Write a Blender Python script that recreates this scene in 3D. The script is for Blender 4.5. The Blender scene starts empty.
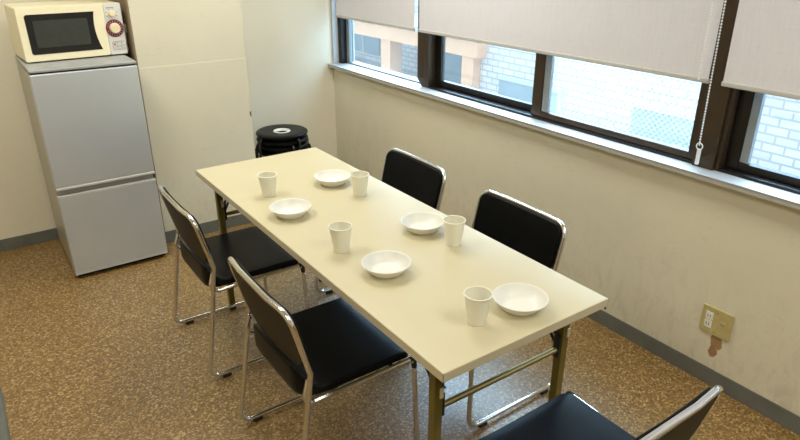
import bpy, bmesh, math, random
from mathutils import Vector, Matrix
random.seed(7)
PI = math.pi
scene = bpy.context.scene
col = scene.collection

# ------------------------------------------------------------------ materials
def new_mat(name):
    m = bpy.data.materials.new(name)
    m.use_nodes = True
    nt = m.node_tree
    return m, nt, nt.nodes['Principled BSDF']

def N(nt, t, **kw):
    n = nt.nodes.new(t)
    for k, v in kw.items():
        if k in n.inputs: n.inputs[k].default_value = v
        else: setattr(n, k, v)
    return n

def link(nt, a, b): nt.links.new(a, b)

def ramp(nt, fac, stops):
    r = nt.nodes.new('ShaderNodeValToRGB')
    e = r.color_ramp.elements
    while len(e) < len(stops): e.new(0.5)
    for s, (p, c) in zip(e, stops):
        s.position = p
        s.color = (*c, 1) if len(c) == 3 else c
    link(nt, fac, r.inputs['Fac'])
    return r.outputs['Color']

def mixc(nt, fac, a, b, mode='MIX'):
    m = nt.nodes.new('ShaderNodeMix'); m.data_type = 'RGBA'; m.blend_type = mode
    for sock, v in ((m.inputs[0], fac), (m.inputs[6], a), (m.inputs[7], b)):
        if isinstance(v, (int, float)): sock.default_value = v
        elif isinstance(v, tuple): sock.default_value = (*v, 1)
        else: link(nt, v, sock)
    return m.outputs[2]

def coords(nt, scale=(1, 1, 1), rot=(0, 0, 0), loc=(0, 0, 0)):
    tc = nt.nodes.new('ShaderNodeTexCoord')
    mp = nt.nodes.new('ShaderNodeMapping')
    mp.inputs['Scale'].default_value = scale
    mp.inputs['Rotation'].default_value = rot
    mp.inputs['Location'].default_value = loc
    link(nt, tc.outputs['Object'], mp.inputs['Vector'])
    return mp.outputs['Vector']

def noise(nt, vec, scale, detail=3, rough=.55, dist=0):
    n = nt.nodes.new('ShaderNodeTexNoise')
    n.inputs['Scale'].default_value = scale
    n.inputs['Detail'].default_value = detail
    n.inputs['Roughness'].default_value = rough
    n.inputs['Distortion'].default_value = dist
    link(nt, vec, n.inputs['Vector'])
    return n.outputs['Fac']

def bump(nt, bsdf, h, strength=.2, dist=.002):
    b = nt.nodes.new('ShaderNodeBump')
    b.inputs['Strength'].default_value = strength
    b.inputs['Distance'].default_value = dist
    link(nt, h, b.inputs['Height']); link(nt, b.outputs['Normal'], bsdf.inputs['Normal'])

def plain(name, c, rough=.5, metal=0, var=.06, vscale=12, spec=.5, bmp=0):
    m, nt, b = new_mat(name)
    v = coords(nt)
    f = noise(nt, v, vscale)
    lo = tuple(x*(1-var) for x in c); hi = tuple(min(1, x*(1+var)) for x in c)
    link(nt, ramp(nt, f, [(.3, lo), (.7, hi)]), b.inputs['Base Color'])
    b.inputs['Roughness'].default_value = rough
    b.inputs['Metallic'].default_value = metal
    b.inputs['Specular IOR Level'].default_value = spec
    if bmp: bump(nt, b, noise(nt, v, 220, 2), bmp, .001)
    return m

def math_node(nt, op, a, b=None, c=None):
    n = nt.nodes.new('ShaderNodeMath'); n.operation = op
    for i, v in enumerate((a, b, c)):
        if v is None: continue
        if isinstance(v, (int, float)): n.inputs[i].default_value = v
        else: link(nt, v, n.inputs[i])
    return n.outputs[0]

def dist_to(nt, vec, p, sc=(1, 1, 1)):
    s = nt.nodes.new('ShaderNodeVectorMath'); s.operation = 'SUBTRACT'
    link(nt, vec, s.inputs[0]); s.inputs[1].default_value = p
    k = nt.nodes.new('ShaderNodeVectorMath'); k.operation = 'MULTIPLY'
    link(nt, s.outputs[0], k.inputs[0]); k.inputs[1].default_value = sc
    l = nt.nodes.new('ShaderNodeVectorMath'); l.operation = 'LENGTH'
    link(nt, k.outputs[0], l.inputs[0])
    return l.outputs['Value']

def wall_material(name, base, stains=(), grubby=.5, lowband=True):
    """painted plaster with scuffs; grime gathers above the skirting as in the old room"""
    m, nt, b = new_mat(name)
    v = coords(nt)
    big = noise(nt, v, 1.6, 4, .6)
    lo = tuple(x*.93 for x in base)
    c = ramp(nt, big, [(.3, lo), (.7, base)])
    # scuffs: stretched noise, thresholded
    sc = noise(nt, coords(nt, (3, 3, 14), (.5, .3, .2)), 3.2, 5, .7, 1.2)
    scm = ramp(nt, sc, [(.60, (0, 0, 0)), (.74, (1, 1, 1))])
    c = mixc(nt, math_node(nt, 'MULTIPLY', scm, .22*grubby*2), c, tuple(x*.62 for x in base))
    specks = noise(nt, v, 26, 4, .75)
    spm = ramp(nt, specks, [(.66, (0, 0, 0)), (.76, (1, 1, 1))])
    if lowband:
        sep = nt.nodes.new('ShaderNodeSeparateXYZ'); link(nt, v, sep.inputs[0])
        hz = math_node(nt, 'SUBTRACT', 1.0, math_node(nt, 'MULTIPLY', sep.outputs['Z'], 1.7))
        hz = math_node(nt, 'MAXIMUM', hz, .05)
        streak = noise(nt, coords(nt, (7, 7, 3.2)), 2.6, 6, .75, .8)
        stm = ramp(nt, streak, [(.48, (0, 0, 0)), (.72, (1, 1, 1))])
        c = mixc(nt, math_node(nt, 'MULTIPLY', math_node(nt, 'MULTIPLY', stm, hz), .34*grubby*2), c, tuple(x*.6 for x in base))
        spm = math_node(nt, 'MULTIPLY', spm, hz)
    c = mixc(nt, math_node(nt, 'MULTIPLY', spm, .4*grubby*2), c, tuple(x*.5 for x in base))
    for p, s, colr, th in stains:
        d = dist_to(nt, v, p, s)
        wob = noise(nt, v, 30, 3, .6)
        d2 = math_node(nt, 'ADD', d, math_node(nt, 'MULTIPLY', math_node(nt, 'SUBTRACT', wob, .5), 1.1))
        mask = ramp(nt, d2, [(th, (1, 1, 1)), (th+.12, (0, 0, 0))])
        c = mixc(nt, mask, c, colr)
    link(nt, c, b.inputs['Base Color'])
    b.inputs['Roughness'].default_value = .62
    bump(nt, b, noise(nt, v, 90, 3), .12, .002)
    return m

WALLC = (.70, .62, .46)
M = {}
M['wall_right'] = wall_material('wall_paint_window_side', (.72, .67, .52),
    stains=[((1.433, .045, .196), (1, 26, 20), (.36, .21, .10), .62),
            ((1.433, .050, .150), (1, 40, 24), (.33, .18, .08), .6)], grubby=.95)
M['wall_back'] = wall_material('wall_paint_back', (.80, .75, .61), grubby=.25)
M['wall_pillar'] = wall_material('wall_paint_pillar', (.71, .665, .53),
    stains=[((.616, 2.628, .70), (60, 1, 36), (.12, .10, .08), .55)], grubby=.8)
M['wall_other'] = plain('wall_paint_plain', WALLC, .7)
M['ceiling'] = plain('ceiling_board', (.80, .77, .70), .8, bmp=.2)
M['baseboard'] = plain('grey_vinyl_skirting', (.135, .140, .125), .42, var=.12)

def floor_material():
    m, nt, b = new_mat('brown_speckled_sheet_floor')
    v = coords(nt)
    vo = nt.nodes.new('ShaderNodeTexVoronoi'); vo.inputs['Scale'].default_value = 150
    link(nt, v, vo.inputs['Vector'])
    sep = nt.nodes.new('ShaderNodeSeparateColor'); link(nt, vo.outputs['Color'], sep.inputs[0])
    c = ramp(nt, sep.outputs[0], [(0, (.035, .017, .003)), (.25, (.13, .069, .016)), (.62, (.25, .140, .038)), (.86, (.43, .275, .105)), (1, (.64, .46, .23))])
    fine = noise(nt, v, 210, 2, .6)
    c = mixc(nt, .30, c, ramp(nt, fine, [(.3, (.07, .036, .006)), (.7, (.40, .245, .08))]))
    wear = noise(nt, v, 1.3, 4, .6)
    c = mixc(nt, .2, c, ramp(nt, wear, [(.35, (.18, .096, .022)), (.65, (.30, .175, .055))]))
    link(nt, c, b.inputs['Base Color'])
    link(nt, ramp(nt, noise(nt, v, 4, 3), [(.3, (.34,)*3), (.7, (.42,)*3)]), b.inputs['Roughness'])
    b.inputs['Specular IOR Level'].default_value = .9
    bump(nt, b, vo.outputs['Distance'], .06, .001)
    return m
M['floor'] = floor_material()

M['laminate'] = plain('cream_laminate', (.60, .535, .355), .36, var=.012, vscale=3)
M['edge'] = plain('shaded_cream_edge_band', (.55, .48, .33), .45, var=.03)  # slightly darker than the top: shade put into the cream
M['olive'] = plain('olive_brass_paint', (.15, .115, .022), .32, .25, var=.1)
M['barbrass'] = plain('brass_tinted_tube', (.34, .27, .11), .3, .8, var=.06)
M['black_metal'] = plain('black_painted_steel', (.012, .011, .010), .4)
M['tag'] = plain('ivory_plastic_catch', (.62, .55, .36), .5)
M['chrome'] = plain('chrome_tube', (.74, .73, .71), .13, 1, var=.04, vscale=30)
M['vinyl'] = plain('black_vinyl_cushion', (.0035, .004, .0045), .34, var=.25, vscale=20, bmp=.05, spec=.13)
M['backboard'] = plain('dark_brown_back_board', (.014, .010, .003), .55, var=.15, spec=.3)
M['rubber'] = plain('black_rubber', (.012, .012, .013), .6)
M['ceramic'] = plain('white_paper_pulp_glaze', (.78, .765, .71), .32, var=.015)
M['paper'] = plain('white_paper_cup', (.80, .775, .65), .55, var=.015, vscale=25)
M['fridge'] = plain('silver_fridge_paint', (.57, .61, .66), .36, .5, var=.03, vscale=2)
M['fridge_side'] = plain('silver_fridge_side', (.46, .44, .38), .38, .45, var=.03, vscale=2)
M['fridge_trim'] = plain('pale_grey_plastic_trim', (.52, .52, .50), .4)
M['fridge_recess'] = plain('dark_grey_grip_plastic', (.34, .34, .335), .45)
M['fridge_top'] = plain('grey_plastic_lid', (.36, .37, .37), .4)
M['dark'] = plain('near_black_plastic', (.008, .008, .008), .5)
M['mw_cream'] = plain('cream_enamel', (.86, .79, .56), .38, var=.015)
M['mw_panel'] = plain('pale_grey_control_panel', (.70, .69, .66), .4, var=.015)
M['mw_glass'] = plain('black_oven_glass', (.007, .008, .009), .18)
M['mw_screen'] = plain('grey_oven_window_mesh', (.035, .037, .033), .30, var=.15, vscale=30)
M['mw_maroon'] = plain('maroon_dial_ring', (.17, .014, .045), .35)
M['mw_knob'] = plain('ivory_knob', (.80, .69, .44), .4)
M['ink'] = plain('grey_print', (.16, .15, .16), .6)
M['ink_red'] = plain('red_print', (.45, .14, .10), .6)
M['gold'] = plain('champagne_gold_plate', (.62, .53, .25), .36, .35, var=.06, vscale=40)
M['socket'] = plain('white_socket', (.78, .76, .68), .4)
M['alu_white'] = plain('white_painted_sill', (.46, .47, .48), .38, var=.03)
M['alu_face'] = plain('grey_sill_nosing', (.42, .41, .37), .45, var=.05)
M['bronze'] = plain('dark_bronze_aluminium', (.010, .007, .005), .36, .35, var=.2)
M['bronze_lit'] = plain('lit_bronze_aluminium', (.050, .030, .014), .38, .4, var=.12)  # lighter copy of the frame bronze, light painted into the colour
M['gasket'] = plain('grey_glazing_channel', (.22, .24, .245), .5, var=.1)
M['bar'] = plain('pale_grey_bottom_bar', (.50, .49, .475), .45, var=.03)
M['cable_cover'] = plain('grey_cable_cover', (.135, .145, .13), .5, var=.1)
M['bead'] = plain('white_plastic_bead', (.80, .80, .80), .3)
M['side_shade'] = plain('shaded_pillar_side', (.30, .225, .145), .6, var=.12, vscale=8)
M['steel_lamp'] = plain('white_lamp_housing', (.8, .8, .78), .5)

def blind_material():
    m, nt, b = new_mat('light_grey_blind_fabric')
    out = nt.nodes['Material Output']
    w1 = noise(nt, coords(nt, (160, 160, 5)), 2.2, 3, .6)
    w2 = noise(nt, coords(nt, (5, 5, 160)), 2.2, 3, .6)
    f = math_node(nt, 'ADD', math_node(nt, 'MULTIPLY', w1, .6), math_node(nt, 'MULTIPLY', w2, .4))
    c = ramp(nt, f, [(.3, (.65, .635, .70)), (.7, (.76, .745, .815))])
    link(nt, c, b.inputs['Base Color'])
    b.inputs['Roughness'].default_value = .8
    t = nt.nodes.new('ShaderNodeBsdfTranslucent'); t.inputs['Color'].default_value = (.72, .62, .55, 1)
    mx = nt.nodes.new('ShaderNodeMixShader'); mx.inputs[0].default_value = .012
    link(nt, b.outputs[0], mx.inputs[1]); link(nt, t.outputs[0], mx.inputs[2]); link(nt, mx.outputs[0], out.inputs['Surface'])
    return m
M['blind'] = blind_material()

def glass_material(name, haze, hazecol, wire=False):
    """window pane: clear, faintly reflecting, with the film of dirt / cast texture the old panes have"""
    m, nt, b = new_mat(name)
    nt.nodes.remove(b)
    out = nt.nodes['Material Output']
    tr = nt.nodes.new('ShaderNodeBsdfTransparent'); tr.inputs['Color'].default_value = (.95, .98, .98, 1)
    tl = nt.nodes.new('ShaderNodeBsdfTranslucent'); tl.inputs['Color'].default_value = (*hazecol, 1)
    gl = nt.nodes.new('ShaderNodeBsdfGlossy'); gl.inputs['Roughness'].default_value = .03
    m1 = nt.nodes.new('ShaderNodeMixShader')
    dirt = noise(nt, coords(nt), 5, 4, .6)
    hz = math_node(nt, 'MULTIPLY', ramp(nt, dirt, [(.25, (haze*.75,)*3), (.75, (min(1, haze*1.25),)*3)]), 1.0)
    if wire:
        def grid(rot):
            w = nt.nodes.new('ShaderNodeTexWave'); w.wave_type = 'BANDS'; w.bands_direction = 'Y'
            w.inputs['Scale'].default_value = 17; w.inputs['Distortion'].default_value = .25
            link(nt, coords(nt, (1, 1, 1), (rot, 0, 0)), w.inputs['Vector'])
            return ramp(nt, w.outputs['Fac'], [(.80, (0, 0, 0)), (.99, (1, 1, 1))])
        g = math_node(nt, 'MAXIMUM', grid(.80), grid(-.80))
        hz = math_node(nt, 'MINIMUM', math_node(nt, 'ADD', hz, math_node(nt, 'MULTIPLY', g, .10)), .95)
    link(nt, hz, m1.inputs[0]); link(nt, tr.outputs[0], m1.inputs[1]); link(nt, tl.outputs[0], m1.inputs[2])
    m2 = nt.nodes.new('ShaderNodeMixShader'); m2.inputs[0].default_value = .05
    link(nt, m1.outputs[0], m2.inputs[1]); link(nt, gl.outputs[0], m2.inputs[2]); link(nt, m2.outputs[0], out.inputs['Surface'])
    return m
M['glass'] = glass_material('clear_window_glass', .035, (1, .95, .88))
M['glass_wire'] = glass_material('wired_cast_glass', .065, (1, .96, .88), True)

def brick_material():
    m, nt, b = new_mat('white_brick_tile')
    tc = coords(nt, (1, 1, 1), (0, 0, 0))
    sp = nt.nodes.new('ShaderNodeSeparateXYZ'); link(nt, tc, sp.inputs[0])
    cb = nt.nodes.new('ShaderNodeCombineXYZ'); link(nt, sp.outputs['Y'], cb.inputs['X']); link(nt, sp.outputs['Z'], cb.inputs['Y'])
    br = nt.nodes.new('ShaderNodeTexBrick')
    br.inputs['Color1'].default_value = (.50, .40, .345, 1); br.inputs['Color2'].default_value = (.60, .48, .41, 1)
    br.inputs['Mortar'].default_value = (.33, .285, .25, 1)
    br.inputs['Scale'].default_value = 1; br.inputs['Brick Width'].default_value = .30; br.inputs['Row Height'].default_value = .12
    br.inputs['Mortar Size'].default_value = .016; br.inputs['Mortar Smooth'].default_value = .2
    link(nt, cb.outputs[0], br.inputs['Vector'])
    link(nt, br.outputs['Color'], b.inputs['Base Color'])
    b.inputs['Roughness'].default_value = .7
    return m
M['brick'] = brick_material()
M['out_sky_block'] = plain('grey_sky_block', (.40, .40, .40), .85)
M['orange_render'] = plain('peach_rendered_concrete', (.68, .31, .14), .8, var=.06, vscale=2)
M['blue_shutter'] = plain('blue_grey_shutter', (.19, .22, .22), .6, var=.1, vscale=2)
M['out_ground'] = plain('pale_paving', (.45, .43, .40), .85, var=.06, vscale=1.5)
M['out_green'] = plain('leaf_green', (.10, .22, .07), .7, var=.3, vscale=20)

# ------------------------------------------------------------------ mesh helpers
class MB:
    def __init__(s): s.bm = bmesh.new()
    def _merge(s, t):
        me = bpy.data.meshes.new('tmp'); t.to_mesh(me); t.free(); s.bm.from_mesh(me); bpy.data.meshes.remove(me)
    def box(s, x0, x1, y0, y1, z0, z1, bev=0, seg=2, mat=None):
        t = bmesh.new(); bmesh.ops.create_cube(t, size=1)
        for v in t.verts:
            v.co = Vector(((x0+x1)/2+v.co.x*(x1-x0), (y0+y1)/2+v.co.y*(y1-y0), (z0+z1)/2+v.co.z*(z1-z0)))
        if bev: bmesh.ops.bevel(t, geom=list(t.edges), offset=bev, segments=seg, profile=.5, affect='EDGES')
        if mat: bmesh.ops.transform(t, matrix=mat, verts=t.verts)
        s._merge(t); return s
    def prism(s, pts, th, bev=0, seg=2, fn=None):
        """closed 2-D outline in x/y, thickness th from z=0 upward; fn maps each Vector"""
        t = bmesh.new()
        a = [t.verts.new((p[0], p[1], 0)) for p in pts]; b = [t.verts.new((p[0], p[1], th)) for p in pts]
        n = len(pts); t.faces.new(a[::-1]); t.faces.new(b)
        for i in range(n): t.faces.new((a[i], a[(i+1) % n], b[(i+1) % n], b[i]))
        bmesh.ops.recalc_face_normals(t, faces=t.faces)
        if bev:
            es = [e for e in t.edges if abs(e.verts[0].co.z-e.verts[1].co.z) < 1e-9]
            bmesh.ops.bevel(t, geom=es, offset=bev, segments=seg, profile=.5, affect='EDGES')
        if fn:
            for v in t.verts: v.co = fn(v.co.copy())
        s._merge(t); return s
    def tube(s, pts, r, fillet=0, seg=10, caps=True, closed=False, fseg=6):
        P = round_poly([Vector(p) for p in pts], fillet, fseg)
        t = bmesh.new(); rings = []
        tan0 = (P[1]-P[0]).normalized()
        up = Vector((0, 0, 1)) if abs(tan0.z) < .9 else Vector((1, 0, 0))
        nrm = (up - tan0*up.dot(tan0)).normalized()
        for i, p in enumerate(P):
            if i == 0: tg = (P[1]-P[0]).normalized()
            elif i == len(P)-1: tg = (P[-1]-P[-2]).normalized()
            else: tg = ((P[i]-P[i-1]).normalized()+(P[i+1]-P[i]).normalized()).normalized()
            nrm = (nrm - tg*nrm.dot(tg)).normalized(); bn = tg.cross(nrm)
            rings.append([t.verts.new(p+nrm*(r*math.cos(2*PI*k/seg))+bn*(r*math.sin(2*PI*k/seg))) for k in range(seg)])
        for a, b in zip(rings, rings[1:]):
            for k in range(seg): t.faces.new((a[k], a[(k+1) % seg], b[(k+1) % seg], b[k]))
        if caps: t.faces.new(rings[0][::-1]); t.faces.new(rings[-1])
        bmesh.ops.recalc_face_normals(t, faces=t.faces)
        s._merge(t); return s
    def lathe(s, prof, seg=40, c=(0, 0, 0), axis='Z'):
        t = bmesh.new(); rings = []
        for (r, z) in prof:
            if r < 1e-6: rings.append([t.verts.new((0, 0, z))])
            else: rings.append([t.verts.new((r*math.cos(2*PI*k/seg), r*math.sin(2*PI*k/seg), z)) for k in range(seg)])
        for a, b in zip(rings, rings[1:]):
            for k in range(seg):
                k2 = (k+1) % seg
                if len(a) == 1 and len(b) == 1: continue
                if len(a) == 1: t.faces.new((a[0], b[k], b[k2]))
                elif len(b) == 1: t.faces.new((a[k], a[k2], b[0]))
                else: t.faces.new((a[k], a[k2], b[k2], b[k]))
        if axis == '-Y':
            for v in t.verts: v.co = Vector((v.co.x, -v.co.z, v.co.y))
        if axis == '-X':
            for v in t.verts: v.co = Vector((-v.co.z, v.co.x, v.co.y))
        bmesh.ops.recalc_face_normals(t, faces=t.faces)
        for v in t.verts: v.co += Vector(c)
        s._merge(t); return s
    def build(s, name, mat, parent=None, angle=35, loc=None):
        me = bpy.data.meshes.new(name); s.bm.to_mesh(me); s.bm.free()
        me.materials.append(mat)
        for p in me.polygons: p.use_smooth = True
        me.set_sharp_from_angle(angle=math.radians(angle))
        o = bpy.data.objects.new(name, me); col.objects.link(o)
        if loc: o.location = loc
        wn = o.modifiers.new('weighted_normals', 'WEIGHTED_NORMAL'); wn.keep_sharp = True; wn.weight = 60
        if parent: o.parent = parent
        return o

def round_poly(P, rad, fseg=6):
    if not rad: return P
    out = [P[0]]
    for i in range(1, len(P)-1):
        r = rad[i] if isinstance(rad, (list, tuple)) else rad
        a = P[i-1]-P[i]; b = P[i+1]-P[i]
        la, lb = a.length, b.length
        a.normalize(); b.normalize()
        ang = a.angle(b)
        if r <= 0 or ang > PI-.03: out.append(P[i]); continue
        d = min(r/math.tan(ang/2), la*.49, lb*.49); rr = d*math.tan(ang/2)
        c = P[i]+(a+b).normalized()*(rr/math.sin(ang/2))
        u = P[i]+a*d-c; w = P[i]+b*d-c
        tot = u.angle(w)
        for k in range(fseg+1):
            t = k/fseg
            out.append(c+(u*math.sin((1-t)*tot)+w*math.sin(t*tot))/math.sin(tot))
    out.append(P[-1]); return out

def round_rect(x0, x1, y0, y1, r, seg=6):
    rs = r if isinstance(r, (list, tuple)) else [r]*4
    cs = [(x1, y1, 0, rs[0]), (x0, y1, 90, rs[1]), (x0, y0, 180, rs[2]), (x1, y0, 270, rs[3])]
    pts = []
    for (x, y, a, q) in cs:
        cx = x-q*(1 if a in (0, 270) else -1); cy = y-q*(1 if a in (0, 90) else -1)
        for k in range(seg+1):
            t = math.radians(a+90*k/seg); pts.append((cx+q*math.cos(t), cy+q*math.sin(t)))
    return pts

def tag(o, label=None, cat=None, group=None, kind=None):
    for k, v in (('label', label), ('category', cat), ('group', group), ('kind', kind)):
        if v: o[k] = v
    return o

def empty(name, loc=(0, 0, 0), rz=0):
    o = bpy.data.objects.new(name, None); col.objects.link(o)
    o.location = loc; o.rotation_euler = (0, 0, rz); o.empty_display_size = .05
    return o

def kids(o): return [c for c in bpy.data.objects if c.parent == o]
def copy_tree(o, parent=None):
    c = o.copy(); col.objects.link(c)
    if parent: c.parent = parent
    for ch in kids(o): copy_tree(ch, c)
    return c

def struct(mb, name, mat, parent=None):
    o = mb.build(name, mat, parent)
    if parent is None: o['kind'] = 'structure'
    return o

# ------------------------------------------------------------------ room shell
XW, YB, YP = 1.433, 3.06, 2.628          # window wall, back wall, pillar face
XL, YF, ZC = -2.1, -2.6, 2.45
PX0, PX1 = .012, .618                    # pillar
SILL = .861
struct(MB().box(XL-.1, XW+.17, YF-.1, YB+.1, -.12, 0), 'floor', M['floor'])
struct(MB().box(XL-.1, XW+.17, YF-.1, YB+.1, ZC, ZC+.1), 'ceiling', M['ceiling'])
struct(MB().box(XL-.1, XW+.17, YB, YB+.1, 0, ZC), 'wall_back', M['wall_back'])
struct(MB().box(XL-.1, XL, YF, YB, 0, ZC), 'wall_left', M['wall_other'])
struct(MB().box(XL-.1, XW+.17, YF-.1, YF, 0, ZC), 'wall_front', M['wall_other'])
wr = MB()
wr.box(XW, XW+.17, YF, YB, 0, SILL-.03)
wr.box(XW, XW+.17, YF, YB, 2.12, ZC)
wr.box(XW, XW+.17, YF, -1.62, SILL-.03, 2.12)
struct(wr, 'wall_right', M['wall_right'])
pl = MB()
pl.box(PX0, PX1, YP, YB, 0, 1.029, .003, 2)
pl.box(PX0+.0025, PX1-.0025, YP+.0025, YB, 1.029, ZC)
struct(pl, 'wall_pillar', M['wall_pillar'])
struct(MB().box(PX0-.004, PX0, YP+.004, YB, .08, ZC), 'pillar_side_shade', M['side_shade'])  # thin sheet over the pillar's left face, its shade painted brown
# skirting
bh = .073
struct(MB().box(XL, PX0, YB-.006, YB, 0, bh, .0015).box(PX1, XW-.006, YB-.006, YB, 0, bh, .0015), 'baseboard_back', M['baseboard'])
struct(MB().box(PX0-.006, PX1+.006, YP-.006, YP, 0, bh, .0015).box(PX1, PX1+.006, YP, YB-.006, 0, bh, .0015).box(PX0-.006, PX0, YP, YB-.006, 0, bh, .0015), 'baseboard_pillar', M['baseboard'])
struct(MB().box(XW-.006, XW, YF, YB, 0, bh, .0015), 'baseboard_right', M['baseboard'])
struct(MB().box(XL, XL+.006, YF, YB-.006, 0, bh, .0015), 'baseboard_left', M['baseboard'])
struct(MB().box(XL+.006, XW-.006, YF, YF+.006, 0, bh, .0015), 'baseboard_front', M['baseboard'])

# window board: white top with a grey nosing
struct(MB().box(1.383, 1.60, -1.62, YB-.001, SILL-.006, SILL, .002), 'trim_1', M['alu_white'])
struct(MB().box(1.386, XW-.0005, -1.62, YB-.001, SILL-.024, SILL-.006, .002), 'trim_2', M['alu_face'])
# white jamb in the corner
struct(MB().box(1.425, 1.60, 3.035, YB-.001, SILL, 2.12, .002), 'trim_3', M['alu_white'])

FX0, FX1 = 1.465, 1.56                   # depth of the aluminium frames
def win(name): 
    o = empty(name, (1.5, 0, SILL)); o['kind'] = 'structure'; return o
def wbox(par, name, mat, boxes, bev=.0015):
    m = MB()
    for (x0, x1, y0, y1, z0, z1) in boxes: m.box(x0-1.5, x1-1.5, y0, y1, z0-SILL, z1-SILL, bev)
    return m.build(name, mat, par)
# fixed pane at the back
w1 = win('window_1')
wbox(w1, 'frame', M['bronze'], [(FX0, FX1, 2.99, 3.034, SILL, 2.118), (FX0+.03, FX1, 2.10, 2.99, 2.08, 2.118)])
wbox(w1, 'glazing_bead', M['gasket'], [(1.505, 1.53, 2.952, 2.989, SILL+.001, 2.079), (1.505, 1.53, 2.10, 2.951, SILL+.001, SILL+.010)])
wbox(w1, 'glass', M['glass'], [(1.513, 1.518, 2.10, 2.952, SILL+.011, 2.078)], 0)
# post between window 1 and 2, chamfered foot
pm = MB()
pm.box(FX0, FX1, 2.045, 2.098, SILL+.045, 2.118, .002)
pm.box(FX0, FX1, 1.990, 2.044, SILL, 2.118, .002)
pm.prism([(2.044, SILL), (2.051, SILL), (2.098, SILL+.044), (2.044, SILL+.044)], FX1-FX0, 0, fn=lambda v: Vector((FX0+v.z, v.x, v.y)))
struct(pm, 'window_4', M['bronze_lit'])
# sliding pair
w2 = win('window_2')
wbox(w2, 'track', M['bronze'], [(FX0, FX1, .300, 1.989, SILL, SILL+.012), (FX0, FX1, .300, 1.989, 2.09, 2.118)])
s1 = wbox(w2, 'sash', M['bronze'], [(1.515, 1.545, 1.936, 1.989, SILL+.013, 2.089), (1.515, 1.545, 1.125, 1.165, SILL+.013, 2.089),
                            (1.515, 1.545, 1.165, 1.936, SILL+.013, SILL+.048), (1.515, 1.545, 1.165, 1.936, 2.05, 2.089)])
wbox(s1, 'glass', M['glass'], [(1.527, 1.532, 1.164, 1.937, SILL+.047, 2.051)], 0)
s2 = wbox(w2, 'sash', M['bronze_lit'], [(1.475, 1.505, 1.112, 1.172, SILL+.013, 2.089), (1.475, 1.505, .302, .335, SILL+.013, 2.089),
                            (1.475, 1.505, .335, 1.112, SILL+.013, SILL+.040), (1.475, 1.505, .335, 1.112, 2.05, 2.089)])
wbox(s2, 'glazing_strip', M['gasket'], [(1.480, 1.500, 1.072, 1.1115, SILL+.041, 2.049)])
wbox(s2, 'glass', M['glass_wire'], [(1.487, 1.493, .334, 1.072, SILL+.039, 2.051)], 0)
# post between window 2 and 3
pm = MB().box(FX0-.012, FX1, .215, .299, SILL, 2.118, .002).box(FX0, FX1, .2, .2145, SILL, 2.118, .001)
struct(pm, 'window_5', M['bronze_lit'])
w3 = win('window_3')
wbox(w3, 'track', M['bronze'], [(FX0, FX1, -1.615, .199, SILL, SILL+.012), (FX0, FX1, -1.615, .199, 2.09, 2.118)])
s3 = wbox(w3, 'sash', M['bronze'], [(1.500, 1.530, .150, .198, SILL+.013, 2.089), (1.500, 1.530, -.70, -.65, SILL+.013, 2.089), (1.500, 1.530, -1.614, -1.56, SILL+.013, 2.089),
                            (1.500, 1.530, -.65, .150, SILL+.013, SILL+.042), (1.500, 1.530, -.65, .150, 2.05, 2.089),
                            (1.500, 1.530, -1.56, -.70, SILL+.013, SILL+.042), (1.500, 1.530, -1.56, -.70, 2.05, 2.089)])
wbox(s3, 'glazing_strip', M['gasket'], [(1.505, 1.525, .118, .1495, SILL+.043, 2.049)])
wbox(s3, 'glass', M['glass'], [(1.512, 1.517, -.651, .118, SILL+.041, 2.051), (1.512, 1.517, -1.561, -.699, SILL+.041, 2.051)], 0)

# ------------------------------------------------------------------ roller blinds
def blind(y0, y1, label, zb=1.176, x=1.44):
    t = empty('roller_blind', (x, (y0+y1)/2, 0)); w = (y1-y0)/2
    tag(t, label, 'blind', 'roller blinds across the windows')
    # fabric: thin sheet with a slight ripple
    g = bmesh.new(); nx, nz = 40, 8; sheets = []
    for off in (-.0008, .0008):
        rows = []
        for j in range(nz+1):
            z = zb+.012+(2.06-zb-.012)*j/nz
            rows.append([g.verts.new((off+.0012*math.sin(i*.9)+.001*math.sin(j*1.3+i*.2), -w+2*w*i/nx, z)) for i in range(nx+1)])
        for j in range(nz):
            for i in range(nx):
                q = (rows[j][i], rows[j][i+1], rows[j+1][i+1], rows[j+1][i])
                g.faces.new(q[::-1] if off < 0 else q)
        sheets.append(rows)
    a, b = sheets
    loop = lambda r: r[0]+[x[-1] for x in r[1:]]+r[-1][-2::-1]+[x[0] for x in r[-2:0:-1]]
    la, lb = loop(a), loop(b)
    for k in range(len(la)):
        k2 = (k+1) % len(la); g.faces.new((la[k], la[k2], lb[k2], lb[k]))
    m = MB(); m._merge(g); m.build('fabric', M['blind'], t)
    MB().prism(round_rect(-.006, .006, -.009, .009, .005, 4), 2*w+.004, fn=lambda v: Vector((v.x, v.z-w-.002, v.y+zb+.009))).build('bottom_bar', M['bar'], t)
    MB().tube([(0, -w, 2.075), (0, w, 2.075)], .02, seg=16).build('roller_tube', M['bar'], t)
    for ya in (-w-.004, w): MB().box(-.02, .022, ya, ya+.004, 2.05, 2.117, .001).build('bracket', M['steel_lamp'], t)
    return t
b1 = blind(2.098, 2.998, 'pale grey roller blind nearest the back corner, behind the stools')
b2 = blind(.292, 2.048, 'widest pale grey roller blind, with a white bead chain at its end')
b3 = blind(-1.5, .236, 'pale grey roller blind beyond the bead chain, above the wall outlet')
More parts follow.
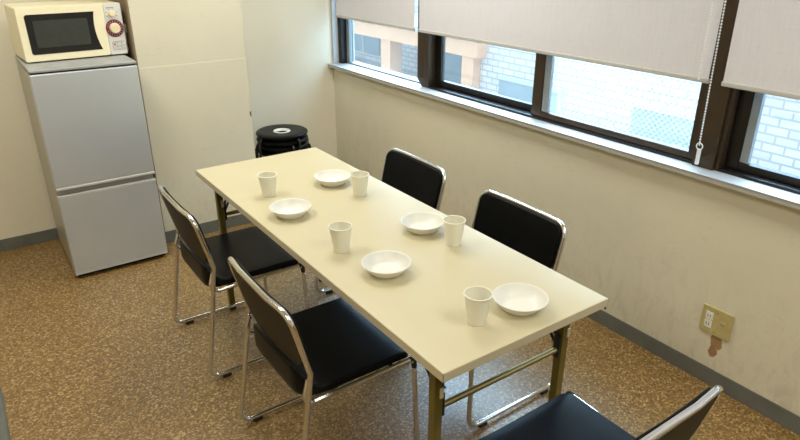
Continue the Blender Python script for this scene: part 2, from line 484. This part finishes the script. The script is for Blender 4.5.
# bead chain of the wide blind: two strands, ring and clear weight
yo = b2.location.y
ch = MB()
def bead_run(yt, yb, x, zt, zb, step=.0105, r=.0040):
    n = int((zt-zb)/step)
    for i in range(n+1):
        t = i/n
        g = bmesh.new(); bmesh.ops.create_icosphere(g, subdivisions=1, radius=r)
        bmesh.ops.translate(g, verts=g.verts, vec=(x, yt+(yb-yt)*t-yo, zt+(zb-zt)*t)); ch._merge(g)
    ch.tube([(x, yt-yo, zt), (x, yb-yo, zb)], .0009, seg=5)
bead_run(.285, .266, -.020, 2.07, .955)
bead_run(.325, .318, -.019, 2.07, 1.19)
ch.build('bead_chain', M['bead'], b2)
tw = MB().box(-.026, -.014, .262-.006-yo, .262+.006-yo, .880, .940, .002).build('chain_weight', M['bead'], b2)
MB().tube([(-.02, .264-yo+.012*math.cos(a*PI/8), .950+.012*math.sin(a*PI/8)) for a in range(17)], .0022, seg=6, caps=False).build('ring', M['bead'], tw)

# ------------------------------------------------------------------ folding table
TW, TL, TH, TT = .6116, 1.80, .70, .026
tb = empty('folding_table', (TW/2, TL/2, 0))
tag(tb, 'long cream folding table set with white bowls and cups', 'table')
hw, hl = TW/2, TL/2
MB().box(-hw+.001, hw-.001, -hl+.001, hl-.001, TH-TT, TH, .0015).build('tabletop', M['laminate'], tb)
eb = MB()
e = .0012
for (x0, x1, y0, y1) in ((-hw, hw, -hl, -hl+e), (-hw, hw, hl-e, hl), (-hw, -hw+e, -hl, hl), (hw-e, hw, -hl, hl)):
    eb.box(x0, x1, y0, y1, TH-TT-.0005, TH-.0012)
eb.build('edge_band', M['edge'], tb)
lx, ly = .246, .80
for sy in (-1, 1):
    for sx in (-1, 1):
        lg = MB().box(sx*lx-.014, sx*lx+.014, sy*ly-.014, sy*ly+.014, .012, TH-TT, .003)
        lg = lg.build('leg', M['olive'], tb)
        MB().box(sx*lx-.016, sx*lx+.016, sy*ly-.016, sy*ly+.016, 0, .014, .003).build('foot_cap', M['rubber'], lg)
        MB().box(sx*lx+.001, sx*lx+.013, sy*ly-.019, sy*ly-.0135, .540, .572, .002).build('catch', M['tag'], lg)
        # folding stay: two black bars up to the underside, rivet plate by the cross tube
        st = MB()
        yi = -sy
        st.box(sx*(lx-.020)-.004, sx*(lx-.020)+.004, sy*ly-.012, sy*ly+.012, .470, .548, .003)
        st.tube([(sx*(lx-.020), sy*ly, .512), (sx*(lx-.020), sy*ly+yi*.150, TH-TT-.004)], .0055, seg=6)
        st.tube([(sx*(lx-.020), sy*ly, .535), (sx*(lx-.020), sy*ly+yi*.085, TH-TT-.004)], .0055, seg=6)
        st.build('folding_stay', M['black_metal'], tb)
        MB().tube([(sx*(lx-.030), sy*ly+yi*.02, .600), (sx*(lx-.030), sy*ly+yi*.09, TH-TT-.006)], .0055, seg=6).build('spring', M['chrome'], tb)
    MB().tube([(-lx+.013, sy*ly, .497), (lx-.013, sy*ly, .497)], .009, seg=12).build('crossbar', M['barbrass'], tb)
MB().tube([(-hw+.004, -hl+.004, TH-TT-.001), (-hw+.004, -hl+.004, TH-TT-.012), (-hw+.010, -hl+.002, TH-TT-.020)], .003, seg=6).build('corner_hook', M['black_metal'], tb)
MB().tube([(hw-.004, -hl+.004, TH-TT-.001), (hw-.004, -hl+.004, TH-TT-.010)], .003, seg=6).build('corner_hook', M['black_metal'], tb)

# ------------------------------------------------------------------ chairs
HWB, HWY = .225, .240; TR = .0090; RZ = .020   # half width at back / at floor, tube radius, runner height
def make_chair():
    t = empty('stacking_chair')
    K = Vector((-.150, 0, .496)); T = Vector((-.204, 0, .722))
    ax = (T-K).normalized(); nb = Vector((ax.z, 0, -ax.x))     # nb points forward
    # back frame: inverted U
    MB().tube([(K.x, -HWB, K.z), (T.x, -HWB, T.z-TR), (T.x-.010, -HWB*.45, T.z-TR), (T.x-.010, HWB*.45, T.z-TR), (T.x, HWB, T.z-TR), (K.x, HWB, K.z)],
              TR, [0, .048, .2, .2, .048, 0], 12, fseg=8).build('back_frame', M['chrome'], t)
    EZ = RZ+.085
    def at(a, b, z):                                           # point on the line a-b at height z
        k = (z-a[2])/(b[2]-a[2]); return tuple(a[q]+(b[q]-a[q])*k for q in range(3))
    for s in (-1, 1):
        yb, yf, ry = s*HWB, s*(HWB+.002), s*HWY
        top, foot = (K.x, yb, K.z+.004), (-.227, ry, RZ)
        ftop, ffoot = (.222, yf, .355), (.232, ry, RZ)
        MB().tube([top, at(top, foot, EZ)], TR, seg=12).build('rear_leg', M['chrome'], t)
        MB().tube([ftop, at(ftop, ffoot, EZ)], TR, seg=12).build('front_leg', M['chrome'], t)
        rn = MB().tube([at(top, foot, EZ), foot, ffoot, at(ftop, ffoot, EZ)], TR, .040, 12).build('runner', M['chrome'], t)
        for xx in (-.160, .165):
            MB().box(xx-.018, xx+.018, ry-.010, ry+.010, 0, RZ-.004, .003).build('foot_pad', M['rubber'], rn)
        rl = MB().tube([(-.156, s*(HWB-.010), .470), (-.182, s*(HWB-.002), .392), (.218, yf, .402), (.222, yf, .355)], TR*.85, .034, 12).build('seat_rail', M['chrome'], t)
        MB().tube([(.203, yf, .4017), (.218, yf, .402), (.2217, yf, .366)], TR*.85+.0016, .034, 12).build('bumper', M['rubber'], rl)
    MB().tube([(.14, -HWB+.004, .394), (.14, HWB-.004, .394)], .008, seg=10).build('stretcher', M['chrome'], t)
    # seat cushion: rounded plan, rear edge curling up to meet the back
    def seat_fn(lift):
        def f(v):
            u = max(0., (-.100-v.x)/.082)
            c = .006*math.cos(min(1, abs(v.y)/.215)*PI/2)     # slight crown/dish
            d = max(0., (v.x-.17)/.055)
            return Vector((v.x, v.y, v.z+lift+.080*u*u*min(1, v.z/.026)-.014*u*(1-min(1, v.z/.026))-.010*d*d-c))
        return f
    def plan(x0, x1, h, rf, rr):
        return round_rect(x0, x1, -h, h, [rf, rr, rr, rf], 8)
    def grid_pad(pts, th, bev, fn, n=9):
        """cushion: filled outline cut into strips so it can bend, then bevelled"""
        b = bmesh.new()
        vs = [b.verts.new((p[0], p[1], 0)) for p in pts]
        f = b.faces.new(vs)
        xs = [p[0] for p in pts]; x0, x1 = min(xs), max(xs)
        for i in range(1, n):
            x = x0+(x1-x0)*i/n
            bmesh.ops.bisect_plane(b, geom=b.verts[:]+b.edges[:]+b.faces[:], plane_co=(x, 0, 0), plane_no=(1, 0, 0))
        for i in range(1, 6):
            y = -.23+.46*i/6
            bmesh.ops.bisect_plane(b, geom=b.verts[:]+b.edges[:]+b.faces[:], plane_co=(0, y, 0), plane_no=(0, 1, 0))
        bmesh.ops.recalc_face_normals(b, faces=b.faces)
        r = bmesh.ops.extrude_face_region(b, geom=b.faces[:])
        for g in r['geom']:
            if isinstance(g, bmesh.types.BMVert): g.co.z += th
        bmesh.ops.recalc_face_normals(b, faces=b.faces)
        es = [e for e in b.edges if len(e.link_faces) == 2 and abs(e.link_faces[0].normal.dot(e.link_faces[1].normal)) < .3 and abs(e.verts[0].co.z-e.verts[1].co.z) < 1e-6]
        bmesh.ops.bevel(b, geom=es, offset=bev, segments=3, profile=.5, affect='EDGES')
        for v in b.verts: v.co = fn(v.co.copy())
        m = MB(); m._merge(b); return m
    st = grid_pad(plan(-.175, .222, .212, .030, .085), .028, .008, seat_fn(.398), 22).build('seat', M['vinyl'], t, 50)
    # backrest pad in the plane of the back frame; local x -> across, y -> up along ax
    def back_fn(off):
        def f(v):
            y, u = v.y, v.x                                    # grid_pad cuts along x = height
            c = -.010*(1-(y/.22)**2)
            return K + ax*u + Vector((0, y, 0)) + nb*(v.z+off) + Vector((c, 0, 0))
        return f
    L = (T-K).length
    bp = grid_pad(round_rect(-.012, L-.014, -HWB+.008, HWB-.008, [.040, .095, .095, .040], 8), .018, .006, back_fn(-.002), 6).build('backrest', M['vinyl'], t, 50)
    grid_pad(round_rect(-.008, L-.016, -HWB+.010, HWB-.010, [.038, .095, .095, .038], 8), .006, .002, back_fn(-.0085), 6).build('back_board', M['backboard'], bp, 50)
    return t
chair = make_chair()
G = 'stacking chairs around the table'
chairs = [
    ((.004, 1.446), 0, 'black chrome chair on the aisle side of the table, nearer the fridge'),
    ((.004, .648), 0, 'black chrome chair on the aisle side of the table, farther from the fridge'),
    ((.684, 1.318), PI, 'black chrome chair along the window wall, nearer the stool stack'),
    ((.680, .622), PI, 'black chrome chair along the window wall, farther from the stool stack'),
    ((.276, -.206), PI/2, 'black chrome chair at the head of the table, lowest in the photo'),
]
for i, ((x, y), rz, lab) in enumerate(chairs):
    c = chair if i == 0 else copy_tree(chair)
    c.location = (x, y, 0); c.rotation_euler = (0, 0, rz)
    tag(c, lab, 'chair', G)

# ------------------------------------------------------------------ tableware
def make_cup():
    R0, R1, H = .0255, .0372, .089
    p = [(0, .004), (R0-.002, .004), (R0-.001, 0), (R0+.0005, .0005)]
    p += [(R0+(R1-R0)*k/6, .001+(H-.004)*k/6) for k in range(1, 7)]
    for k in range(9):
        a = -PI/2+1.5*PI*k/8
        p.append((R1+.0003+.0022*math.cos(a), H-.0012+.0022*math.sin(a)))
    p += [(R1-.0012, H-.006), (R0-.0008, .006), (0, .006)]
    return MB().lathe(p, 48).build('paper_cup', M['paper'], None, 50)
cups = [((.143, 1.317), 'white paper cup nearest the fridge, standing behind a bowl'),
        ((.452, 1.112), 'white paper cup standing against the bowl farthest along the table'),
        ((.133, .714), 'white paper cup alone on the aisle edge, mid table'),
        ((.474, .539), 'white paper cup touching a bowl near the table edge by the windows'),
        ((.216, .126), 'white paper cup nearest the head chair, left of the largest looking bowl')]
c0 = make_cup()
for i, ((x, y), lab) in enumerate(cups):
    c = c0 if i == 0 else c0.copy()
    if i: col.objects.link(c)
    c.location = (x, y, TH); c.rotation_euler = (0, 0, i*1.1)
    tag(c, lab, 'cup', 'paper cups on the table')
def make_bowl():
    R, H = .0785, .036
    out = [(0, .0008), (.043, .0), (.0475, .0012), (.053, .006), (.062, .016), (.0705, .0275), (R-.004, H-.004)]
    rim = [(R-.001, H-.0025), (R, H-.0008), (R-.001, H+.0004), (R-.0032, H+.0002), (R-.0055, H-.0015)]
    inn = [(.0695, .0265), (.061, .0165), (.053, .0085), (.046, .0052), (.040, .0046), (.037, .0040), (0, .0036)]
    return MB().lathe(out+rim+inn, 64).build('bowl', M['ceramic'], None, 50)
bowls = [((.425, 1.290), 'white bowl farthest along the table, near the stool stack'),
         ((.127, 1.082), 'white bowl beside the cup nearest the fridge'),
         ((.455, .690), 'white bowl by the window edge, mid table, touching a cup'),
         ((.173, .502), 'white bowl mid table toward the aisle, in front of a lone cup'),
         ((.364, .112), 'white bowl nearest the head of the table, largest looking of the five')]
c0 = make_bowl()
for i, ((x, y), lab) in enumerate(bowls):
    c = c0 if i == 0 else c0.copy()
    if i: col.objects.link(c)
    c.location = (x, y, TH); c.rotation_euler = (0, 0, i*.7)
    tag(c, lab, 'bowl', 'bowls on the table')

# ------------------------------------------------------------------ refrigerator
fx0, fx1, fy = -.515, -.034, 2.4345
fr = empty('refrigerator', ((fx0+fx1)/2, 2.72, 0))
tag(fr, 'silver two-door refrigerator standing under the microwave', 'refrigerator')
fw = (fx1-fx0)/2; f0 = fy-2.72
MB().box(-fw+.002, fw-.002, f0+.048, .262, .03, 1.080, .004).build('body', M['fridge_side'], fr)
MB().box(-fw+.012, fw-.012, f0+.03, .25, .004, .032, .003).build('kick_plate', M['dark'], fr)
for sx in (-1, 1):
    MB().lathe([(0, 0), (.014, 0), (.014, .012), (0, .012)], 16, (sx*(fw-.05), f0+.07, 0)).build('foot', M['dark'], fr)
MB().box(-fw+.001, fw-.001, f0+.004, .264, 1.086, 1.101, .005, 3).build('top_lid', M['fridge_top'], fr)
MB().box(-fw+.008, fw-.008, f0+.012, .25, 1.078, 1.088).build('top_gap_shade', M['dark'], fr)  # black filler painting the shade in the gap under the lid
ud = MB().box(-fw, fw, f0, f0+.044, .519, 1.079, .006, 3).build('door', M['fridge'], fr)
MB().box(-fw, fw, f0-.003, f0+.030, .503, .519, .005, 3).build('handle', M['fridge_trim'], ud)
MB().box(-fw+.006, fw-.006, f0+.026, f0+.047, .470, .503, .001).build('grip_recess', M['fridge_recess'], ud)
ld = MB().box(-fw, fw, f0, f0+.044, .030, .470, .006, 3).build('door', M['fridge'], fr)
MB().box(-fw+.001, fw-.001, f0-.001, f0+.020, .468, .4755, .0025).build('top_edge', M['fridge_trim'], ld)
MB().box(-fw+.001, fw-.001, f0-.001, f0+.012, .0285, .033, .0015).build('bottom_edge', M['fridge_trim'], ld)

# ------------------------------------------------------------------ microwave
mx0, mx1, my, mz0, mz1 = -.503, -.024, 2.645, 1.101, 1.361
mw = empty('microwave', ((mx0+mx1)/2-.004, 2.82, mz0), .055); X = (mx1-mx0)/2; F = my-2.82; H = mz1-mz0
tag(mw, 'cream microwave oven with dark window and two dials, on the refrigerator', 'microwave')
MB().box(-X, X, F+.016, .125, .007, H, .008, 3).build('body', M['mw_cream'], mw)
for sx in (-1, 1):
    for yy in (F+.05, .09):
        MB().lathe([(0, 0), (.014, 0), (.016, .009), (0, .009)], 16, (sx*(X-.05), yy, 0)).build('foot', M['dark'], mw)
px = X-.084                                # left border of control panel
def front(v, d): return Vector((v.x, F-v.z+d, v.y))
# door: cream face, right border curving toward the panel
dr = MB().prism(round_rect(-X, px-.001, .007, H, .008, 4), .016, .003, fn=lambda v: front(v, .016)).build('door', M['mw_cream'], mw)
def pane(x0, x1, xb, z0, z1, bow, r=.008):
    pts = [(x0+.006, z0), (x0, z0+r), (x0-.002, z1-r), (x0+.006, z1)]
    n = 14
    for k in range(n+1):
        t = k/n
        pts.append((x1+(xb-x1)*t-bow*4*t*(1-t), z1+(z0-z1)*t))
    return pts
wn = MB().prism(pane(-X+.034, px-.050, px-.036, .040, H-.034, .014), .0025, .0008, fn=lambda v: front(v, 0)).build('oven_window', M['mw_glass'], dr)
MB().prism(round_rect(-X+.064, px-.086, .070, H-.062, .006, 3), .0006, fn=lambda v: front(v, -.0022)).build('window_mesh', M['mw_screen'], wn)
cp = MB().prism(round_rect(px, X, .007, H, .006, 4), .015, .003, fn=lambda v: front(v, .016)).build('control_panel', M['mw_panel'], mw)
cx = (px+X)/2
MB().lathe([(0, .020), (.012, .020), (.015, .017), (.016, 0)], 28, (cx-.007, F, H-.050), '-Y').build('power_knob', M['mw_knob'], cp)
rg = MB().lathe([(.0435, 0), (.0435, .0025), (.041, .0035), (.020, .0035), (.020, 0)], 40, (cx-.004, F, .138), '-Y').build('dial_ring', M['mw_maroon'], cp)
MB().lathe([(0, .020), (.021, .020), (.025, .016), (.027, .003)], 32, (cx-.004, F, .138), '-Y').build('timer_knob', M['mw_knob'], rg)
tk = MB()
for a in range(20, 341, 20):
    q = math.radians(a-90)
    tk.box(-.0008, .0008, -.0002, .0002, .0, .006, mat=Matrix.Translation((cx-.004, F-.0036, .138)) @ Matrix.Rotation(q, 4, 'Y') @ Matrix.Translation((0, 0, .032)))
tk.build('dial_marks', M['mw_panel'], rg)
pr = MB()
for k in range(6): pr.box(px+.012+k*.006, px+.0165+k*.006, F-.0003, F+.0005, H-.0235, H-.0195)
pr.build('lettering', M['ink'], cp)
pr = MB()
for k in range(6):
    q = math.radians(-120+k*48)
    pr.box(cx-.007+.027*math.sin(q)-.004, cx-.007+.027*math.sin(q)+.004, F-.0003, F+.0005, H-.050+.023*math.cos(q)-.0008, H-.050+.023*math.cos(q)+.0008)
pr.build('dial_scale', M['ink'], cp)
pr = MB()
pr.box(px+.018, X-.012, F-.0003, F+.0005, .0720, .0732)
for z in (.066, .044, .029): pr.box(px+.014, X-.010, F-.0003, F+.0005, z, z+.0012)
for k in range(4): pr.box(px+.014+k*.0225, px+.0152+k*.0225, F-.0003, F+.0005, .029, .067)
for r_ in range(2):
    for k in range(3): pr.box(px+.019+k*.0225, px+.032+k*.0225, F-.0003, F+.0005, .035+r_*.016, .0365+r_*.016)
pr.build('printed_legend', M['ink'], cp)
MB().box(px+.019, px+.030, F-.0003, F+.0005, .055, .062).build('red_legend', M['ink_red'], cp)

# pale cord and plug hanging in the gap beside the pillar
cd = empty('power_cord', (.0, 2.74, 1.10))
tag(cd, 'pale power cord and plug in the gap between microwave and pillar', 'cord')
MB().box(-.008, .008, -.016, .016, .105, .150, .004).build('plug', M['socket'], cd)
MB().tube([(0, 0, .107), (-.002, -.012, .07), (.0, .012, .035), (-.002, -.01, .012), (-.004, .10, .006)], .0045, .03, 8).build('cable', M['bead'], cd)

# ------------------------------------------------------------------ stools
def make_stool(h):
    t = empty('stool')
    R = .169
    prof = [(.036, h-.026), (R-.02, h-.026), (R-.004, h-.023), (R, h-.016), (R-.001, h-.009), (R-.010, h-.003), (R-.03, h), (.075, h-.002), (.060, h-.005), (.060, h-.012), (.036, h-.016), (.036, h-.026)]
    st = MB().lathe(prof, 56).build('seat', M['vinyl'], t, 40)
    MB().lathe([(.057, h-.006), (.054, h-.0025), (.045, h-.004), (.038, h-.010), (.036, h-.017)], 40).build('centre_ring', M['socket'], st)
    for k in range(4):
        a = k*PI/2
        ca, sa = math.cos(a), math.sin(a)
        def P(r, z): return (r*ca, r*sa, z)
        MB().tube([P(.05, h-.031), P(.179, h-.031), P(.181, h-.085)], .0075, .022, 10).build('bracket', M['black_metal'], t)
        lg = MB().tube([P(.181, h-.083), P(.193, .012)], .0075, seg=10).build('leg', M['black_metal'], t)
        MB().tube([P(.1925, .016), P(.1937, 0)], .0105, seg=10).build('foot_cap', M['rubber'], lg)
    return t
H0 = .402; DZ = .038; SC = (.882, 2.800)
s0 = make_stool(H0)
labs = ['lowest black round stool in the stack by the back corner', 'second black round stool from the floor in the stack',
        'black round stool just under the topmost one in the stack', 'topmost black round stool of the stack, pale ring at its centre']
for i in range(4):
    c = s0 if i == 0 else copy_tree(s0)
    c.location = (*SC, DZ*i); c.rotation_euler = (0, 0, math.radians(-32+15*i))
    tag(c, labs[i], 'stool', 'stools stacked by the back corner')

# ------------------------------------------------------------------ wall outlet
oy0, oy1, oz0, oz1 = -.002, .122, .224, .340
ot = empty('wall_outlet', (XW, (oy0+oy1)/2, (oz0+oz1)/2))
tag(ot, 'gold double outlet plate on the wall under the windows', 'outlet')
a, b_ = (oy1-oy0)/2, (oz1-oz0)/2
def wl(v, d=0): return Vector((-v.z-d, v.x, v.y))
MB().prism(round_rect(-a, a, -b_, b_, .004, 3), .008, .003, fn=wl).build('plate', M['gold'], ot)
for zz in (.019, -.017):
    sk = MB().prism(round_rect(.014, .044, zz-.0165, zz+.0165, .003, 3), .002, .0006, fn=lambda v: wl(v, .0075)).build('socket', M['socket'], ot)
    MB().box(-.0102, -.0094, .0245, .0265, zz-.005, zz+.005).box(-.0102, -.0094, .0345, .0365, zz-.006, zz+.006).build('slot', M['dark'], sk)
sw = MB().prism(round_rect(-.040, -.014, -.010, .014, .003, 3), .002, .0006, fn=lambda v: wl(v, .0075)).build('blank_insert', M['gold'], ot)
MB().box(-.0104, -.009, -.036, -.018, .001, .003).build('insert_line', M['ink'], sw)
MB().lathe([(0, .0095), (.003, .0095), (.003, .0075)], 12, (0, 0, .042), '-X').lathe([(0, .0095), (.003, .0095), (.003, .0075)], 12, (0, 0, -.042), '-X').build('screw', M['chrome'], ot)

# grey cable cover on the floor
cc = MB().prism([(-.0205, 0), (-.014, .009), (-.006, .012), (.006, .012), (.014, .009), (.0205, 0)], 3.3, fn=lambda v: Vector((v.x-.950, v.z-1.66, v.y)))
tag(cc.build('cable_cover', M['cable_cover'], None, 20), 'grey cable cover strip along the floor at the aisle side', 'cable cover')

# ------------------------------------------------------------------ ceiling lamps (out of frame, they light the room)
LP = 22
def lamp(x, y, power, lab):
    t = empty('ceiling_light', (x, y, ZC)); tag(t, lab, 'lamp', 'ceiling lights')
    MB().box(-.31, .31, -.62, .62, -.05, 0, .006).build('housing', M['steel_lamp'], t)
    L = bpy.data.lights.new('lamp_glow', 'AREA'); L.shape = 'RECTANGLE'; L.size = .58; L.size_y = 1.2
    L.energy = power; L.color = (1.0, 1.0, .90)
    o = bpy.data.objects.new('lamp_glow', L); col.objects.link(o); o.parent = t; o.location = (0, 0, -.056)
    return t
lamp(.70, 1.70, LP, 'ceiling light over the window side of the table')
lamp(-.75, 1.70, LP, 'ceiling light over the aisle side of the table')
lamp(.70, -1.0, LP*.85, 'ceiling light behind the head chair, window side')
lamp(-.95, -1.0, LP*.85, 'ceiling light behind the head chair, aisle side')

# ------------------------------------------------------------------ outside
XO = 8.0; GZ = -1.55
ou = MB().box(-6, XW+.17, YF-8, YF-.1, GZ, 11).box(-6, XW+.17, YB+.1, YB+20, GZ, 11).box(-6, XW+.17, YF-.1, YB+.1, ZC+.1, 11).box(-6, XW+.17, YF-.1, YB+.1, GZ, -.12)
struct(ou, 'exterior_sky_block', M['out_sky_block'])  # unseen outer walls, built tall to block sky light from the facade opposite
struct(MB().box(1.9, 16, -12, 30, GZ-.2, GZ), 'ground_outside', M['out_ground'])
bd = empty('building', (XO, 6, GZ))
tag(bd, 'white brick building with peach porch pillars, seen under the blinds', 'building')
def bbox(name, mat, par, x0, x1, y0, y1, z0, z1, bev=0):
    return MB().box(x0-XO, x1-XO, y0-6, y1-6, z0-GZ, z1-GZ, bev).build(name, mat, par)
bbox('wall', M['brick'], bd, XO, XO+4, -8, 8.75, GZ, 4.2)
bbox('wall', M['brick'], bd, XO+1.4, XO+4, 8.76, 24, GZ, 4.2)
for (y0, y1, z0, z1) in ((6.6, 8.15, GZ, -.80), (3.95, 5.05, GZ+.02, -.74)):
    f = bbox('shutter', M['blue_shutter'], bd, XO-.05, XO+.001, y0, y1, z0, z1, .01)
    bbox('shutter_frame', M['out_ground'], f, XO-.08, XO-.002, y0-.08, y0-.001, z0, z1+.08)
    bbox('shutter_frame', M['out_ground'], f, XO-.08, XO-.002, y0, y1, z1+.001, z1+.08)
f = bbox('window', M['blue_shutter'], bd, XO+1.35, XO+1.401, 14.6, 16.3, -1.35, -.55, .01)
bbox('window_frame', M['out_ground'], f, XO+1.33, XO+1.36, 15.42, 15.48, -1.35, -.55)
def pbox(name, mat, x0, x1, y0, y1, z0, z1): return bbox(name, mat, bd, x0, x1, y0, y1, z0, z1, .01)
pbox('pillar', M['orange_render'], XO-.2, XO+.15, 8.76, 9.12, GZ, -.46)
pbox('pillar', M['orange_render'], XO-.2, XO+.15, 11.75, 12.15, GZ, -.46)
pbox('beam', M['orange_render'], XO-.25, XO+.25, 8.6, 22, -.46, -.12)
pbox('deck_roof', M['out_ground'], XO-.35, XO+1.38, 8.6, 22, -.12, -.02)
pbox('back_panel', M['blue_shutter'], XO+1.0, XO+1.1, 9.2, 11.4, GZ, -.46)

# ------------------------------------------------------------------ world
w = bpy.data.worlds.new('sky'); scene.world = w; w.use_nodes = True
nt = w.node_tree
bg = nt.nodes['Background']
# hazy blue sky, plus an added glow lobe that lights the floor
tc = nt.nodes.new('ShaderNodeTexCoord')
nz = nt.nodes.new('ShaderNodeVectorMath'); nz.operation = 'NORMALIZE'; link(nt, tc.outputs['Generated'], nz.inputs[0])
dt = nt.nodes.new('ShaderNodeVectorMath'); dt.operation = 'DOT_PRODUCT'; link(nt, nz.outputs[0], dt.inputs[0])
dt.inputs[1].default_value = Vector((1.39, 1.2, 1.75)).normalized()
gl = math_node(nt, 'POWER', math_node(nt, 'MAXIMUM', dt.outputs['Value'], 0.0), 10)
link(nt, math_node(nt, 'MULTIPLY_ADD', gl, 44.0, 6.0), bg.inputs['Strength'])
bg.inputs['Color'].default_value = (.47, .72, 1.0, 1)

# ------------------------------------------------------------------ camera
P = dict(f=628.8206, pitch=-.41468, roll=.0012, yaw=.6106, loc=(-.7878, -.9447, 1.6414))
cam = bpy.data.cameras.new('camera'); co = bpy.data.objects.new('camera', cam); col.objects.link(co)
cam.sensor_width = 36; cam.lens = P['f']*36/800; cam.clip_start = .01
fw_ = Vector((math.sin(P['yaw'])*math.cos(P['pitch']), math.cos(P['yaw'])*math.cos(P['pitch']), math.sin(P['pitch'])))
r0 = fw_.cross(Vector((0, 0, 1))).normalized(); u0 = r0.cross(fw_)
rr = r0*math.cos(P['roll'])+u0*math.sin(P['roll']); uu = -r0*math.sin(P['roll'])+u0*math.cos(P['roll'])
m = Matrix((rr, uu, -fw_)).transposed().to_4x4(); m.translation = Vector(P['loc'])
co.matrix_world = m
scene.camera = co

scene.view_settings.view_transform = 'Standard'
scene.view_settings.look = 'None'
scene.view_settings.gamma = 1
scene.view_settings.use_curve_mapping = False
scene.view_settings.exposure = 0
scene.cycles.use_denoising = True
scene.cycles.max_bounces = 10
scene.cycles.diffuse_bounces = 5
scene.cycles.transparent_max_bounces = 16
